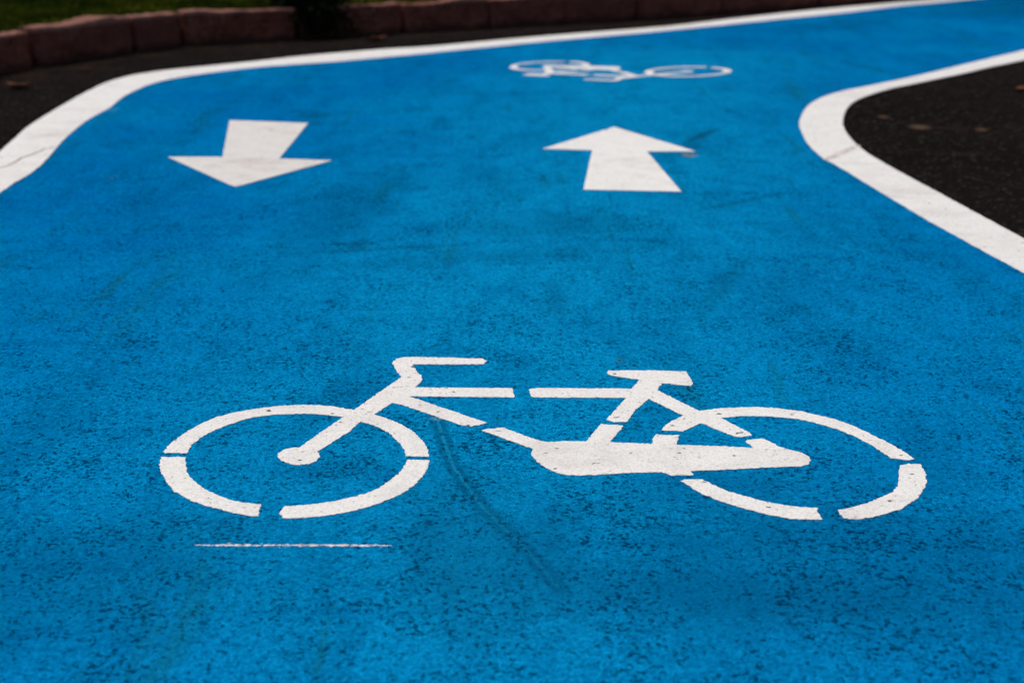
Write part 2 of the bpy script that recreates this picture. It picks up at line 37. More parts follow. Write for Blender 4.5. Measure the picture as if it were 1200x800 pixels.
"kerb":[[-3.3552,8.9366],[-3.2493,9.323],[-2.7861,10.1737],[-2.5328,10.5856],[-1.7181,11.0308],[-0.8989,11.5136],[-0.1846,11.9303],[0.4715,12.3004],[1.1489,12.653],[1.9948,13.1983],[3.0899,13.9353],[4.3872,14.8661]],
"streak":[[-0.6044,2.309],[-0.2273,2.3072]],
"crackL":[[-2.2525,5.8678],[-2.2341,5.9435],[-2.2387,6.1004],[-2.2145,6.2025],[-2.2051,6.3185],[-2.1696,6.3836]],
"crackR":[[1.424,6.0604],[1.4855,6.1613],[1.5544,6.2547],[1.6575,6.4166]],
"tyre":[[-0.1833,2.998],[-0.1625,2.8658],[-0.1294,2.6834],[-0.0926,2.5699],[-0.0586,2.4722],[0.0258,2.2916],[0.084,2.1476]],
"marks":[[-0.1175,2.5243],[-0.1631,2.4031],[-0.1259,2.3994],[-0.6008,4.5647],[-0.1983,6.645],[-1.0222,7.2891],[0.8121,6.1818],[0.2815,3.3568],[-1.7085,5.6687],[0.9106,5.2298],[0.943,6.6925],[-0.4116,4.5067],[0.6722,4.0874],[0.1289,3.9035],[-0.1709,2.9545],[-0.0647,2.2985],[0.4508,2.105]],
"blobs":[[-0.0438,2.5243],[0.82,6.1818],[0.158,4.8764],[-2.221,7.491],[-0.5354,4.5647],[-0.1149,4.3947],[0.8922,6.5289],[0.5411,2.6082],[-2.6095,11.3801]],
"sand":[[2.0002,7.2757],[2.1062,6.9552],[2.3984,6.8792],[3.0575,8.179],[2.1082,6.2389],[1.9229,7.6254]],
"leaves":[[-2.8462,9.1045],[-3.0191,8.3205],[-1.0835,10.9086],[3.0751,8.214]],
"weed":[[-1.532,11.1242]],
"grit":[[1.0866,4.9984],[0.3661,5.1554],[-1.7353,5.6863],[-0.5976,4.85]]}
random.seed(7)
S = bpy.context.scene
C = S.collection
R = math.radians
F, TH, H = D['cam']

# ------------------------------------------------------------------ node helpers
class NT:
    def __init__(s, name):
        s.m = bpy.data.materials.new(name); s.m.use_nodes = True
        s.t = s.m.node_tree; s.n = s.t.nodes; s.b = s.n['Principled BSDF']
        tc = s.n.new('ShaderNodeTexCoord'); s.co = tc.outputs['Object']
    def new(s, k, **a):
        o = s.n.new('ShaderNode' + k)
        for i, v in a.items(): setattr(o, i, v)
        return o
    def put(s, sock, v):
        if hasattr(v, 'links'): s.t.links.new(v, sock)
        elif v is not None: sock.default_value = v
    def math(s, op, a, b=None, c=None, clamp=False):
        o = s.new('Math', operation=op, use_clamp=clamp)
        s.put(o.inputs[0], a); s.put(o.inputs[1], b); s.put(o.inputs[2], c)
        return o.outputs[0]
    def vmath(s, op, a, b=None, out=0):
        o = s.new('VectorMath', operation=op); s.put(o.inputs[0], a); s.put(o.inputs[1], b)
        return o.outputs[out]
    def noise(s, sc, det=3, rough=.55, co=None, dist=0):
        o = s.new('TexNoise'); s.put(o.inputs['Vector'], co or s.co); o.inputs['Scale'].default_value = sc
        o.inputs['Detail'].default_value = det; o.inputs['Roughness'].default_value = rough; o.inputs['Distortion'].default_value = dist
        return o.outputs[0]
    def voro(s, sc, feat='F1', co=None, out=0):
        o = s.new('TexVoronoi', feature=feat); s.put(o.inputs['Vector'], co or s.co); o.inputs['Scale'].default_value = sc
        return o.outputs[out]
    def ramp(s, v, a, b, lo=0., hi=1.):
        o = s.new('MapRange', interpolation_type='SMOOTHSTEP'); s.put(o.inputs[0], v)
        for i, x in enumerate((a, b, lo, hi)): o.inputs[i + 1].default_value = x
        return o.outputs[0]
    def mix(s, f, a, b):
        o = s.new('Mix', data_type='RGBA'); s.put(o.inputs[0], f)
        for i, v in ((6, a), (7, b)):
            if isinstance(v, tuple): v = (*v, 1)
            s.put(o.inputs[i], v)
        return o.outputs[2]
    def stretch(s, x, y, z=1, rot=0):
        o = s.new('Mapping'); s.put(o.inputs[0], s.co); o.inputs['Scale'].default_value = (x, y, z); o.inputs['Rotation'].default_value = (0, 0, rot)
        return o.outputs[0]
    def blob(s, p, rx, ry, edge=.5, rot=0, ragged=.5):
        d = s.vmath('SUBTRACT', s.co, (p[0], p[1], 0))
        m = s.new('Mapping'); s.put(m.inputs[0], d); m.inputs['Rotation'].default_value = (0, 0, -rot)
        m2 = s.vmath('MULTIPLY', m.outputs[0], (1 / rx, 1 / ry, 0))
        l = s.vmath('LENGTH', m2, out=1)
        k = min(rx, ry); sc = 5 if k > .2 else 18 if k > .06 else 70
        s.cache = getattr(s, 'cache', {})
        if sc not in s.cache: s.cache[sc] = s.noise(sc, 3)
        n = s.cache[sc]
        l = s.math('ADD', l, s.math('MULTIPLY', s.math('SUBTRACT', n, .5), ragged * 2))
        return s.ramp(l, 1, 1 - edge)
    def seg(s, a, b, w, ragged=.5):
        # soft mask round the stretch of ground between a and b
        a = Vector((*a, 0)); b = Vector((*b, 0)); ab = b - a; L = ab.length; u = ab / L
        pa = s.vmath('SUBTRACT', s.co, tuple(a))
        t = s.new('VectorMath', operation='DOT_PRODUCT'); s.put(t.inputs[0], pa); t.inputs[1].default_value = tuple(u)
        tt = s.math('MINIMUM', s.math('MAXIMUM', t.outputs['Value'], 0.), L)
        q = s.new('VectorMath', operation='SCALE'); q.inputs[0].default_value = tuple(u); s.put(q.inputs['Scale'], tt)
        dd = s.vmath('MULTIPLY', s.vmath('SUBTRACT', pa, q.outputs[0]), (1, 1, 0))
        return s.ramp(s.vmath('LENGTH', dd, out=1), w, w * (1 - ragged))
    def done(s, col, rough=.85, spec=.15, bump=None, strength=.5, dist=.002):
        s.put(s.b.inputs['Base Color'], (*col, 1) if isinstance(col, tuple) else col)
        s.put(s.b.inputs['Roughness'], rough); s.b.inputs['Specular IOR Level'].default_value = spec
        if bump is not None:
            o = s.new('Bump'); o.inputs['Strength'].default_value = strength; o.inputs['Distance'].default_value = dist
            s.put(o.inputs['Height'], bump); s.t.links.new(o.outputs[0], s.b.inputs['Normal'])
        return s.m

def asphalt_relief(q):
    """height of a rolled asphalt surface: stones with pores left between them"""
    warp = q.vmath('ADD', q.co, q.vmath('MULTIPLY', q.new_noise_col(60), (.006, .006, .0)))
    v = q.voro(85, co=warp)
    v2 = q.voro(190, co=warp)
    fine = q.noise(320, 2, .6)
    pore = q.noise(112, 3, .62)
    clus = q.noise(7, 3, .6)
    return v, v2, fine, pore, clus
def new_noise_col(s, sc):
    o = s.new('TexNoise'); s.put(o.inputs['Vector'], s.co); o.inputs['Scale'].default_value = sc; o.inputs['Detail'].default_value = 2
    return s.vmath('SUBTRACT', o.outputs[1], (.5, .5, .5))
NT.new_noise_col = new_noise_col

def m_blue():
    q = NT('blue_road_paint')
    v, v2, fine, pore, clus = asphalt_relief(q)
    # pores that the paint roller never reached, gathered in patches
    warp = q.vmath('ADD', q.co, q.vmath('MULTIPLY', q.new_noise_col(25), (.02, .02, 0)))
    grain = q.noise(105, 4, .72, co=warp)
    clus2 = q.noise(2.6, 4, .66, co=q.stretch(1.4, .6))
    cl = q.math('ADD', q.math('MULTIPLY', clus, .6), q.math('MULTIPLY', clus2, .6))
    pin = q.math('SUBTRACT', q.math('ADD', pore, q.math('MULTIPLY', fine, .16)), q.math('MULTIPLY_ADD', cl, .34, -.055))
    pm = q.ramp(pin, .505, .590)
    pore2 = q.noise(150, 3, .6)
    pm2 = q.ramp(q.math('ADD', pore2, q.math('MULTIPLY', clus, -.12)), .475, .62)
    big = q.noise(.9, 4, .6)
    mid = q.noise(2.6, 4, .66, co=q.stretch(1.5, .45))
    stre = q.noise(2.2, 4, .6, co=q.stretch(.5, 3.2, 1, R(20)))
    col = q.mix(q.ramp(big, .32, .68), (.0, .185, .520), (.0, .270, .610))
    centre_light = q.seg((-.1, 2.6), (1.0, 9.5), 1.75, .95)  # cyan tone of the path's middle, plus edge light falloff painted into the colour
    col = q.mix(q.math('MULTIPLY', centre_light, .74), col, (.003, .400, .735))
    col = q.mix(q.math('MULTIPLY', q.ramp(mid, .46, .68), .55), col, (.0, .150, .330))
    col = q.mix(q.math('MULTIPLY', q.ramp(stre, .52, .76), .40), col, (.0, .105, .270))
    col = q.mix(q.math('MULTIPLY', q.ramp(fine, .40, .66), .45), col, (.0, .085, .26))
    col = q.mix(q.math('MULTIPLY', q.ramp(v2, .25, .60), .42), col, (.0, .080, .25))
    cell = q.voro(135, co=warp, out=1)
    col = q.mix(q.math('MULTIPLY', q.ramp(cell, .50, .95), .50), col, (.0, .060, .18))
    patch = q.ramp(q.noise(9, 4, .65, co=q.stretch(1.3, .8)), .48, .66)
    col = q.mix(q.math('MULTIPLY', q.math('MULTIPLY_ADD', patch, .35, q.ramp(grain, .47, .66)), .40), col, (.0, .075, .205))
    col = q.mix(q.math('MULTIPLY', q.ramp(grain, .46, .32), .35), col, (.004, .33, .75))
    col = q.mix(q.math('MULTIPLY', pm2, .34), col, (.0, .060, .18))
    # rubber and dirt left by wheels, and some painted dimming towards the view's edge
    B = D['blobs']; T = D['tyre']
    ty = None; tin = None
    for a, b in zip(T[:-1], T[1:]):
        m = q.seg(a, b, .026, .6); ty = m if ty is None else q.math('MAXIMUM', ty, m)
        m = q.seg(a, b, .0055, .6); tin = m if tin is None else q.math('MAXIMUM', tin, m)
    wob = q.ramp(q.noise(14, 3), .20, .5)
    col = q.mix(q.math('MULTIPLY', q.math('MULTIPLY', ty, wob), .74), col, (.001, .085, .19))
    col = q.mix(q.math('MULTIPLY', q.math('MULTIPLY', tin, wob), .50), col, (.008, .27, .52))
    M = D['marks']
    for p, rx, ry, k, c, rot in ((M[0], .012, .014, .9, (.002, .02, .03), 0), (M[1], .013, .016, .9, (.002, .025, .03), 0), (M[2], .009, .012, .7, (.002, .03, .06), 0),
                              (M[3], .05, .035, .6, (.002, .06, .13), -.1), (M[4], .022, .03, .7, (.002, .045, .09), 0), (M[5], .20, .10, .35, (.002, .07, .12), .3),
                              (M[6], .025, .06, .55, (.03, .06, .07), 0), (M[7], .020, .022, .30, (.05, .12, .06), 0), (M[8], .025, .025, .25, (.06, .12, .10), 0),
                              (M[9], .42, .04, .38, (.001, .08, .19), .7), (M[10], .04, .40, .45, (.002, .055, .11), -.5), (M[11], .55, .035, .35, (.001, .08, .18), .22),
                              (M[12], .06, .50, .32, (.001, .075, .16), -.35), (M[13], .05, .30, .30, (.001, .075, .16), 0), (M[14], .03, .02, .5, (.12, .35, .5), 0),
                              (M[15], .26, .55, .40, (.001, .10, .23), .2), (M[16], .7, .14, .35, (.001, .09, .21), -.12)):
        col = q.mix(q.math('MULTIPLY', q.blob(p, rx, ry, .8, rot, .75), min(.95, k * 1.25)), col, c)
    for p, rx, ry, k, c, rot in ((B[2], .5, .28, .32, (.001, .10, .22), .2),
                              (B[3], .05, .10, .45, (.05, .22, .46), 0), (B[4], .06, .10, .5, (.002, .07, .17), 0), (B[5], .9, .12, .30, (.001, .09, .21), .25),
                              (B[6], .07, .55, .40, (.002, .06, .15), -.3), (B[1], .05, .06, .7, (.25, .24, .24), 0),
                              (B[7], .6, .2, .25, (.001, .10, .26), .1), (B[8], .5, .8, .25, (.0, .12, .24), 0), ((5.6, 14.2), 2.6, 1.3, .55, (.0, .055, .13), .75), ((2.9, 12.2), 1.2, .45, .35, (.0, .08, .20), .75), ((-.62, 5.1), .28, 1.0, .42, (.0, .095, .24), -.12), ((-.9, 2.2), .7, .35, .40, (.0, .075, .19), .1), ((.6, 2.25), .75, .40, .45, (.0, .075, .20), 0)):  # wide far-right and nearest blobs: light falloff at the view's edge, painted in
        col = q.mix(q.math('MULTIPLY', q.blob(p, rx, ry, .7, rot), k), col, c)
    # faint curved scuffs and oily green dirt
    scf = q.math('MAXIMUM', q.ramp(q.noise(1.7, 5, .7, co=q.stretch(2.6, .35, 1, R(-12))), .58, .72), q.ramp(q.noise(1.5, 5, .7, co=q.stretch(4.5, .35, 1, R(22))), .60, .70))
    col = q.mix(q.math('MULTIPLY', scf, .58), col, (.004, .105, .150))
    col = q.mix(q.math('MULTIPLY', pm, .86), col, (.0, .022, .070))
    hgt = q.math('ADD', q.math('MULTIPLY', v, -.55), q.math('MULTIPLY', fine, .28))
    hgt = q.math('ADD', hgt, q.math('MULTIPLY', v2, -.3))
    hgt = q.math('ADD', hgt, q.math('MULTIPLY', pm, -1.0))
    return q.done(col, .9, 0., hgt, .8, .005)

def m_white(name='white_road_paint', dirt=.5, c=(.745, .762, .738)):
    q = NT(name)
    v, v2, fine, pore, clus = asphalt_relief(q)
    pm = q.ramp(q.math('ADD', pore, q.math('MULTIPLY', clus, -.10)), .575, .67)
    col = q.mix(q.ramp(q.noise(9, 4, .6), .40, .75), c, tuple(x * .90 for x in c))
    col = q.mix(q.math('MULTIPLY', q.ramp(q.noise(2.3, 4, .7), .5, .75), dirt * .5), col, (.52, .47, .43))
    col = q.mix(q.math('MULTIPLY', q.ramp(v2, .40, .72), .28), col, (.40, .38, .38))
    col = q.mix(q.math('MULTIPLY', pm, .75), col, (.13, .14, .15))
    col = q.mix(q.math('MULTIPLY', q.ramp(q.noise(1.9, 5, .7, co=q.stretch(.6, 2.4, 1, R(15))), .52, .72), dirt * .5), col, (.40, .375, .345))
    # rare spots where the paint has chipped away
    col = q.mix(q.math('MULTIPLY', q.ramp(q.noise(34, 2, .5, co=q.stretch(.8, 1.3)), .70, .735), .9), col, (.03, .05, .075))
    hgt = q.math('ADD', q.math('MULTIPLY', v, -.5), q.math('MULTIPLY', fine, .3))
    hgt = q.math('ADD', hgt, q.math('MULTIPLY', pm, -1.0))
    return q.done(col, .8, .04, hgt, .45, .003)

def m_asphalt():
    q = NT('worn_asphalt')
    v, v2, fine, pore, clus = asphalt_relief(q)
    big = q.noise(.8, 5, .6)
    col = q.mix(q.ramp(big, .35, .7), (.0105, .0086, .0082), (.0215, .0180, .0170))
    col = q.mix(q.ramp(v2, .1, .6), col, (.006, .0055, .0055))
    # pale stone chips showing in the binder
    col = q.mix(q.math('MULTIPLY', q.ramp(q.voro(70, out=1), .72, .98), .8), col, (.055, .048, .042))
    sd = D['sand']
    for p, rx, ry, k, rot in ((sd[0], .045, .06, .40, -.1), (sd[1], .07, .09, .45, -.15), (sd[2], .045, .07, .35, -.2), ((sd[1][0] * .5 + sd[2][0] * .5, sd[1][1] * .5 + sd[2][1] * .5), .15, .05, .06, -.2), (sd[4], .25, .08, .03, .1), (sd[5], .10, .06, .08, 0)):
        col = q.mix(q.math('MULTIPLY', q.blob(p, rx, ry, .8, rot, .7), k), col, (.17, .105, .070))
    # brown earth washed down beside the kerb
    kk = D['kerb']; dm = None
    for a, b in zip(kk[:-1], kk[1:]):
        m = q.seg(a, b, .85, .95); dm = m if dm is None else q.math('MAXIMUM', dm, m)
    e = q.math('MULTIPLY', dm, q.ramp(q.noise(3.2, 5, .7), .40, .66))
    col = q.mix(q.math('MULTIPLY', e, .7), col, (.024, .016, .011))
    e2 = q.math('MULTIPLY', dm, q.ramp(q.noise(11, 3, .6, co=q.stretch(1, 2)), .58, .72))
    col = q.mix(q.math('MULTIPLY', e2, .45), col, (.060, .036, .018))
    hgt = q.math('ADD', q.math('MULTIPLY', v, -.6), q.math('MULTIPLY', fine, .35))
    return q.done(col, .9, 0., hgt, .8, .005)

def m_stone():
    q = NT('dark_red_kerb_stone')
    oi = q.new('ObjectInfo')
    n = q.noise(7, 5, .65); n2 = q.noise(45, 4, .65)
    col = q.mix(q.ramp(n, .35, .68), (.085, .024, .015), (.185, .064, .043))
    col = q.mix(q.math('MULTIPLY', q.ramp(n2, .54, .66), .6), col, (.36, .18, .14))
    col = q.mix(q.math('MULTIPLY', oi.outputs['Random'], .65), col, (.12, .042, .036))
    # soil splashed on the foot of the stone
    z = q.new('SeparateXYZ'); q.put(z.inputs[0], q.co)
    foot = q.ramp(q.math('ADD', z.outputs[2], q.math('MULTIPLY', n, .10)), .125, .06)
    col = q.mix(q.math('MULTIPLY', foot, .75), col, (.035, .020, .015))
    # pale worn arris along the top
    arris = q.ramp(q.math('ADD', z.outputs[2], q.math('MULTIPLY', n2, .05)), .235, .268)
    col = q.mix(q.math('MULTIPLY', arris, .6), col, (.27, .14, .11))
    hgt = q.math('ADD', n, q.math('MULTIPLY', n2, .5))
    return q.done(col, .9, .03, hgt, .8, .012)

def m_flat(name, a, b, sc, spec=.1, trans=False, rough=.8):
    q = NT(name)
    return q.done(q.mix(q.ramp(q.noise(sc, 4, .6), .35, .65), a, b), rough, spec, q.noise(sc * 4, 3), .4, .004)

BLUE, WHITE, ASPH, STONE = m_blue(), m_white(), m_asphalt(), m_stone()
LINE = m_white('white_edge_line_paint', .75, (.735, .75, .73))
GRASS = m_flat('grass_blade', (.014, .036, .004), (.150, .160, .014), 1.6, spec=0., rough=.9)
SOIL = m_flat('turf_soil', (.005, .010, .002), (.012, .018, .003), 5, spec=0.)
WEED = m_flat('weed_leaf', (.002, .006, .002), (.006, .015, .003), 9, spec=.04, rough=.8)
LEAF = m_flat('dry_leaf', (.20, .070, .028), (.11, .045, .022), 40)
CRACK = m_flat('crack_dirt', (.20, .18, .165), (.32, .29, .27), 20)
SMEAR = m_flat('joint_dirt', (.42, .39, .37), (.66, .64, .62), 25)
TWIG = m_flat('weed_stem', (.02, .016, .009), (.03, .022, .012), 30)

# ------------------------------------------------------------------ mesh helpers
def link(name, me, mat, parent=None, loc=None):
    o = bpy.data.objects.new(name, me); C.objects.link(o); me.materials.append(mat)
    if parent: o.parent = parent
    if loc: o.location = loc
    return o
def tag(o, label=None, cat=None, group=None, kind=None):
    for k, v in (('label', label), ('category', cat), ('group', group), ('kind', kind)):
        if v: o[k] = v
    return o
def rag(x, y, amp, f):
    n = noise.noise_vector(Vector((x * f, y * f, 3.1))); n2 = noise.noise_vector(Vector((x * f * 3.1, y * f * 3.1, 9.4)))
    return x + (n.x + .5 * n2.x) * amp, y + (n.y + .5 * n2.y) * amp
def outline(p, step, amp, f):
    o = []
    for i, a in enumerate(p):
        b = p[(i + 1) % len(p)]
        # walk every edge from the same end so that butting pieces meet exactly
        n = max(1, round(math.dist(a, b) / step))
        for k in range(n):
            t = k / n
            o.append(rag(a[0] + (b[0] - a[0]) * t, a[1] + (b[1] - a[1]) * t, amp, f) if amp else (a[0] + (b[0] - a[0]) * t, a[1] + (b[1] - a[1]) * t))
    return o
def slab(loops, z0, z1, org=(0, 0), step=.01, amp=0., f=60):
    """flat pieces of paint with real thickness, one mesh"""
    me = bpy.data.meshes.new('paint'); bm = bmesh.new()
    for p in loops:
        q = outline(p, step, amp, f)
        ar = sum(q[i - 1][0] * q[i][1] - q[i][0] * q[i - 1][1] for i in range(len(q)))
        if ar < 0: q = q[::-1]
        top = [bm.verts.new((x - org[0], y - org[1], z1)) for x, y in q]
        tri = tessellate_polygon([[Vector((x, y, 0)) for x, y in q]])
        for t in tri:
            try:
                fc = bm.faces.new([top[i] for i in t])
            except ValueError: continue
            fc.normal_update()
            if fc.normal.z < 0: fc.normal_flip()
        if z0 is not None:
            bot = [bm.verts.new((x - org[0], y - org[1], z0)) for x, y in q]
            for i in range(len(q)):
                j = (i + 1) % len(q)
                bm.faces.new((bot[i], bot[j], top[j], top[i]))
    bm.to_mesh(me); bm.free(); return me

# ------------------------------------------------------------------ ground, path
def grid_sheet(x0, x1, y0, y1, z):
    me = bpy.data.meshes.new('sheet'); me.from_pydata([(x0, y0, z), (x1, y0, z), (x1, y1, z), (x0, y1, z)], [], [(0, 1, 2, 3)]); return me
g = link('ground', grid_sheet(-600, 600, -600, 600, 0), ASPH); tag(g, 'dark worn asphalt either side of the blue cycle path', None, None, 'structure')
def mid(a, b, n=160):
    def samp(p):
        L = [0]
        for i in range(1, len(p)): L.append(L[-1] + math.dist(p[i - 1], p[i]))
        o = []; j = 0
        for k in range(n):
            s = L[-1] * k / (n - 1)
            while j < len(p) - 2 and L[j + 1] < s: j += 1
            t = (s - L[j]) / max(1e-9, L[j + 1] - L[j]); o.append((p[j][0] + (p[j + 1][0] - p[j][0]) * t, p[j][1] + (p[j + 1][1] - p[j][1]) * t))
        return o
    A, B = samp(a), samp(b)
    return [((p[0] + q[0]) / 2, (p[1] + q[1]) / 2) for p, q in zip(A, B)]
lm, rm = mid(D['lo'], D['li']), mid(D['ro'], D['ri'])      # lm: near to far, rm: far to near
path_poly = [(-1.6, -4)] + lm + rm + [(2.4, -4)]
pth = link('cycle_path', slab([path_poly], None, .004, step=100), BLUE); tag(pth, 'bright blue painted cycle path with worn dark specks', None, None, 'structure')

# ------------------------------------------------------------------ edge lines
def crack(parent, pts, w, name, mat, z=.0062):
    L, Rr = [], []
    for i, p in enumerate(pts):
        a = Vector(pts[max(i - 1, 0)]); b = Vector(pts[min(i + 1, len(pts) - 1)]); d = (b - a).normalized(); n = Vector((-d.y, d.x))
        ww = w * (.35 + .65 * math.sin(math.pi * (i + .6) / (len(pts) + .2)))
        L.append(tuple(Vector(p) + n * ww)); Rr.append(tuple(Vector(p) - n * ww))
    return link(name, slab([L + Rr[::-1]], None, z, step=.02, amp=w * .7, f=25), mat, parent)
el = link('edge_line', slab([D['lo'] + D['li'][::-1]], .0005, .0056, step=.02, amp=.0038, f=30), LINE)
tag(el, 'long white edge line running round the left bend beside the dark red kerb', 'road marking')
crack(el, D['crackL'], .007, 'crack', CRACK)
er = link('edge_line', slab([D['ro'] + D['ri'][::-1]], .0005, .0056, step=.02, amp=.0038, f=30), LINE)
tag(er, 'white edge line bulging in a tight curve round the dark asphalt on the right', 'road marking')
crack(er, D['crackR'], .022, 'dirty_joint', SMEAR)

# ------------------------------------------------------------------ bicycle symbols
PART = {'top_tube2': 'top_tube', 'down_tube2': 'down_tube'}
def bicycle(src, label, amp):
    allp = [p for L in src.values() for q in L for p in q]
    cx = sum(p[0] for p in allp) / len(allp); cy = sum(p[1] for p in allp) / len(allp)
    root = bpy.data.objects.new('bicycle_marking', None); C.objects.link(root); root.location = (cx, cy, 0); root.empty_display_size = .1
    tag(root, label, 'road marking')
    for k, loops in src.items():
        for lp in loops:
            link(PART.get(k, k), slab([lp], .0042, .0054, (cx, cy), step=.004, amp=amp, f=110), WHITE, root)
    return root
bicycle(D['near'], 'large white stencilled bicycle symbol in the foreground, handlebar at its left', .0034)
bicycle(D['far'], 'small distant white bicycle symbol painted upside down past the two arrows', .0024)

# ------------------------------------------------------------------ arrows, paint streak
def mark(name, poly, label, cat='road marking', mat=WHITE, amp=.002):
    cx = sum(p[0] for p in poly) / len(poly); cy = sum(p[1] for p in poly) / len(poly)
    o = link(name, slab([poly], .0042, .0054, (cx, cy), step=.012, amp=amp, f=45), mat); o.location = (cx, cy, 0)
    return tag(o, label, cat)
DIRTY = m_white('greyed_road_paint', 1.3, (.65, .655, .63))
mark('arrow_marking', D['up'], 'clean white arrow on the right lane pointing away from the viewer')
mark('arrow_marking', D['down'], 'greyish white arrow on the left lane pointing towards the viewer', mat=DIRTY)
# the ragged thin line of paint that ran under the stencil's edge
a, b = Vector(D['streak'][0]), Vector(D['streak'][1])
bits = []; t = 0
while t < 1:
    L = random.uniform(.02, .075); core = math.sin(math.pi * min(1, t + L / 2)) ** .5
    p0 = a.lerp(b, t); p1 = a.lerp(b, min(1, t + L)); w = random.uniform(.0026, .0056) * (.35 + .65 * core); d = random.uniform(-.0008, .0008)
    n = 8; up_ = []; dn_ = []
    for i in range(n + 1):
        q = p0.lerp(p1, i / n); ww = w * (.45 + .55 * math.sin(math.pi * (i + .3) / (n + .6))) * random.uniform(.6, 1.15)
        up_.append((q.x, q.y + ww + d)); dn_.append((q.x, q.y - ww + d))
    bits.append(dn_ + up_[::-1]); t += L * (1.0 if random.random() < .65 else random.uniform(1.02, 1.25)) + .0015
for _ in range(90):
    t = random.betavariate(1.6, 1.6); p = a.lerp(b, t); x, y = p.x, p.y + random.gauss(0, .0035); l = random.uniform(.001, .005); h = random.uniform(.0006, .0018)
    bits.append([(x - l, y - h * .3), (x, y - h), (x + l, y), (x + l * .3, y + h)])
sk = link('paint_streak', slab(bits, None, .0046, tuple(a.lerp(b, .5)), step=.004, amp=.0008, f=220), WHITE); sk.location = (*a.lerp(b, .5), 0)
tag(sk, 'thin broken white paint streak below the front wheel of the large bicycle symbol', 'paint streak')

# ------------------------------------------------------------------ kerb stones
K = [Vector(p) for p in D['kerb']]
d0 = (K[0] - K[2]).normalized(); d1 = (K[-1] - K[-3]).normalized()
K = [K[0] + Vector((-.15, -1.0)) * 2, K[0] + Vector((-.12, -1.0))] + K + [K[-1] + d1 * 1.05, K[-1] + d1 * 2.1, K[-1] + d1 * 3.1]
KH, KD = .24, .17
def stone(a, b, gap0, gap1, h, back, seed, lean=0.):
    rnd = random.Random(seed)
    d = (b - a); L = d.length; u = d / L; n = Vector((-u.y, u.x))          # n points to the lawn
    L2 = L - gap0 - gap1; bm = bmesh.new()
    nx, ny, nz = max(10, int(L2 / .025)), 7, 11
    bmesh.ops.create_cube(bm, size=1)
    bmesh.ops.bevel(bm, geom=bm.edges[:], offset=.001, segments=1, affect='EDGES')
    bm.free(); bm = bmesh.new()
    # a box of many small faces, its edges worn round and chipped
    vs = {}
    def V(i, j, k):
        if (i, j, k) not in vs:
            x, y, z = i / nx * L2 - L2 / 2, j / ny * KD, k / nz * (h + .03) - .03
            r = .007; cx = min(max(x, -L2 / 2 + r), L2 / 2 - r); cy = min(max(y, r), KD - r); cz = min(z, h - r)
            v = Vector((x - cx, y - cy, z - cz)); 
            if v.length > 1e-6:
                v = v.normalized() * r if sum(abs(t) > 1e-6 for t in v) > 1 else v
            p = Vector((cx, cy, cz)) + v
            q = p * 6 + Vector((seed * 3.7, 0, 0)); p += noise.noise_vector(q) * .011 + noise.noise_vector(q * 3.3) * .009
            if k == nz: p.z += noise.noise(Vector((x * 2.3, seed * 1.7, 0))) * .03
            vs[(i, j, k)] = bm.verts.new(p)
        return vs[(i, j, k)]
    for i in range(nx):
        for j in range(ny): bm.faces.new((V(i, j, nz), V(i + 1, j, nz), V(i + 1, j + 1, nz), V(i, j + 1, nz)))
        for k in range(nz):
            bm.faces.new((V(i, 0, k), V(i + 1, 0, k), V(i + 1, 0, k + 1), V(i, 0, k + 1)))
            bm.faces.new((V(i + 1, ny, k), V(i, ny, k), V(i, ny, k + 1), V(i + 1, ny, k + 1)))
    for j in range(ny):
        for k in range(nz):
            bm.faces.new((V(0, j + 1, k), V(0, j, k), V(0, j, k + 1), V(0, j + 1, k + 1)))
            bm.faces.new((V(nx, j, k), V(nx, j + 1, k), V(nx, j + 1, k + 1), V(nx, j, k + 1)))
    for fc in bm.faces: fc.smooth = True
    me = bpy.data.meshes.new('kerb_stone'); bm.to_mesh(me); bm.free()
    o = link('kerb_stone', me, STONE)
    c = a.lerp(b, .5) + u * (gap0 - gap1) / 2 + n * back
    o.location = (c.x, c.y, 0); o.rotation_euler = (lean, 0, math.atan2(u.y, u.x) + rnd.uniform(-.006, .006))
    return o
LAB = {1: None}
SPEC = [(.008, .008, .235, 0, 0), (.01, .01, .24, 0, 0), (.006, .034, .245, .00, -.02), (.030, .030, .258, .01, .03), (.018, .015, .258, .0, 0), (.018, .014, .250, 0, 0),
        (.030, .010, .238, .025, 0), (.014, .010, .243, .01, 0), (.010, .010, .240, .0, 0), (.012, .012, .236, .012, 0), (.010, .012, .242, 0, 0),
        (.012, .010, .240, .01, 0), (.01, .01, .238, 0, 0), (.01, .01, .24, .005, 0), (.01, .01, .24, 0, 0), (.01, .01, .24, 0, 0)]
labels = {2: 'dark red kerb stone cut off by the left edge of the photo',
          3: 'tilted dark red kerb stone with a chipped top, second from the left edge',
          4: 'short dark red kerb stone just right of the widest open joint',
          5: 'long dark red kerb stone ending at the left side of the dark weed clump',
          6: 'dark red kerb stone half hidden under the dark weed clump',
          7: 'dark red kerb stone second to the right of the weed clump',
          8: 'dark red kerb stone above the far bicycle symbol, third right of the weed clump',
          9: 'dark red kerb stone fourth to the right of the weed clump',
          10: 'dark red kerb stone fifth to the right of the weed clump',
          11: 'dim distant dark red kerb stone sixth to the right of the weed clump',
          12: 'farthest dark red kerb stone before the kerb leaves the top of the photo'}
for i in range(len(K) - 1):
    g0, g1, h, bk, ln = SPEC[i] if i < len(SPEC) else SPEC[-1]
    o = stone(K[i], K[i + 1], g0, g1, h, bk, i, ln)
    tag(o, labels.get(i, 'dark red kerb stone outside the photo at the %s end of the kerb' % ('near' if i < 2 else 'far')), 'kerb stone', 'kerb stones along the edge of the lawn')

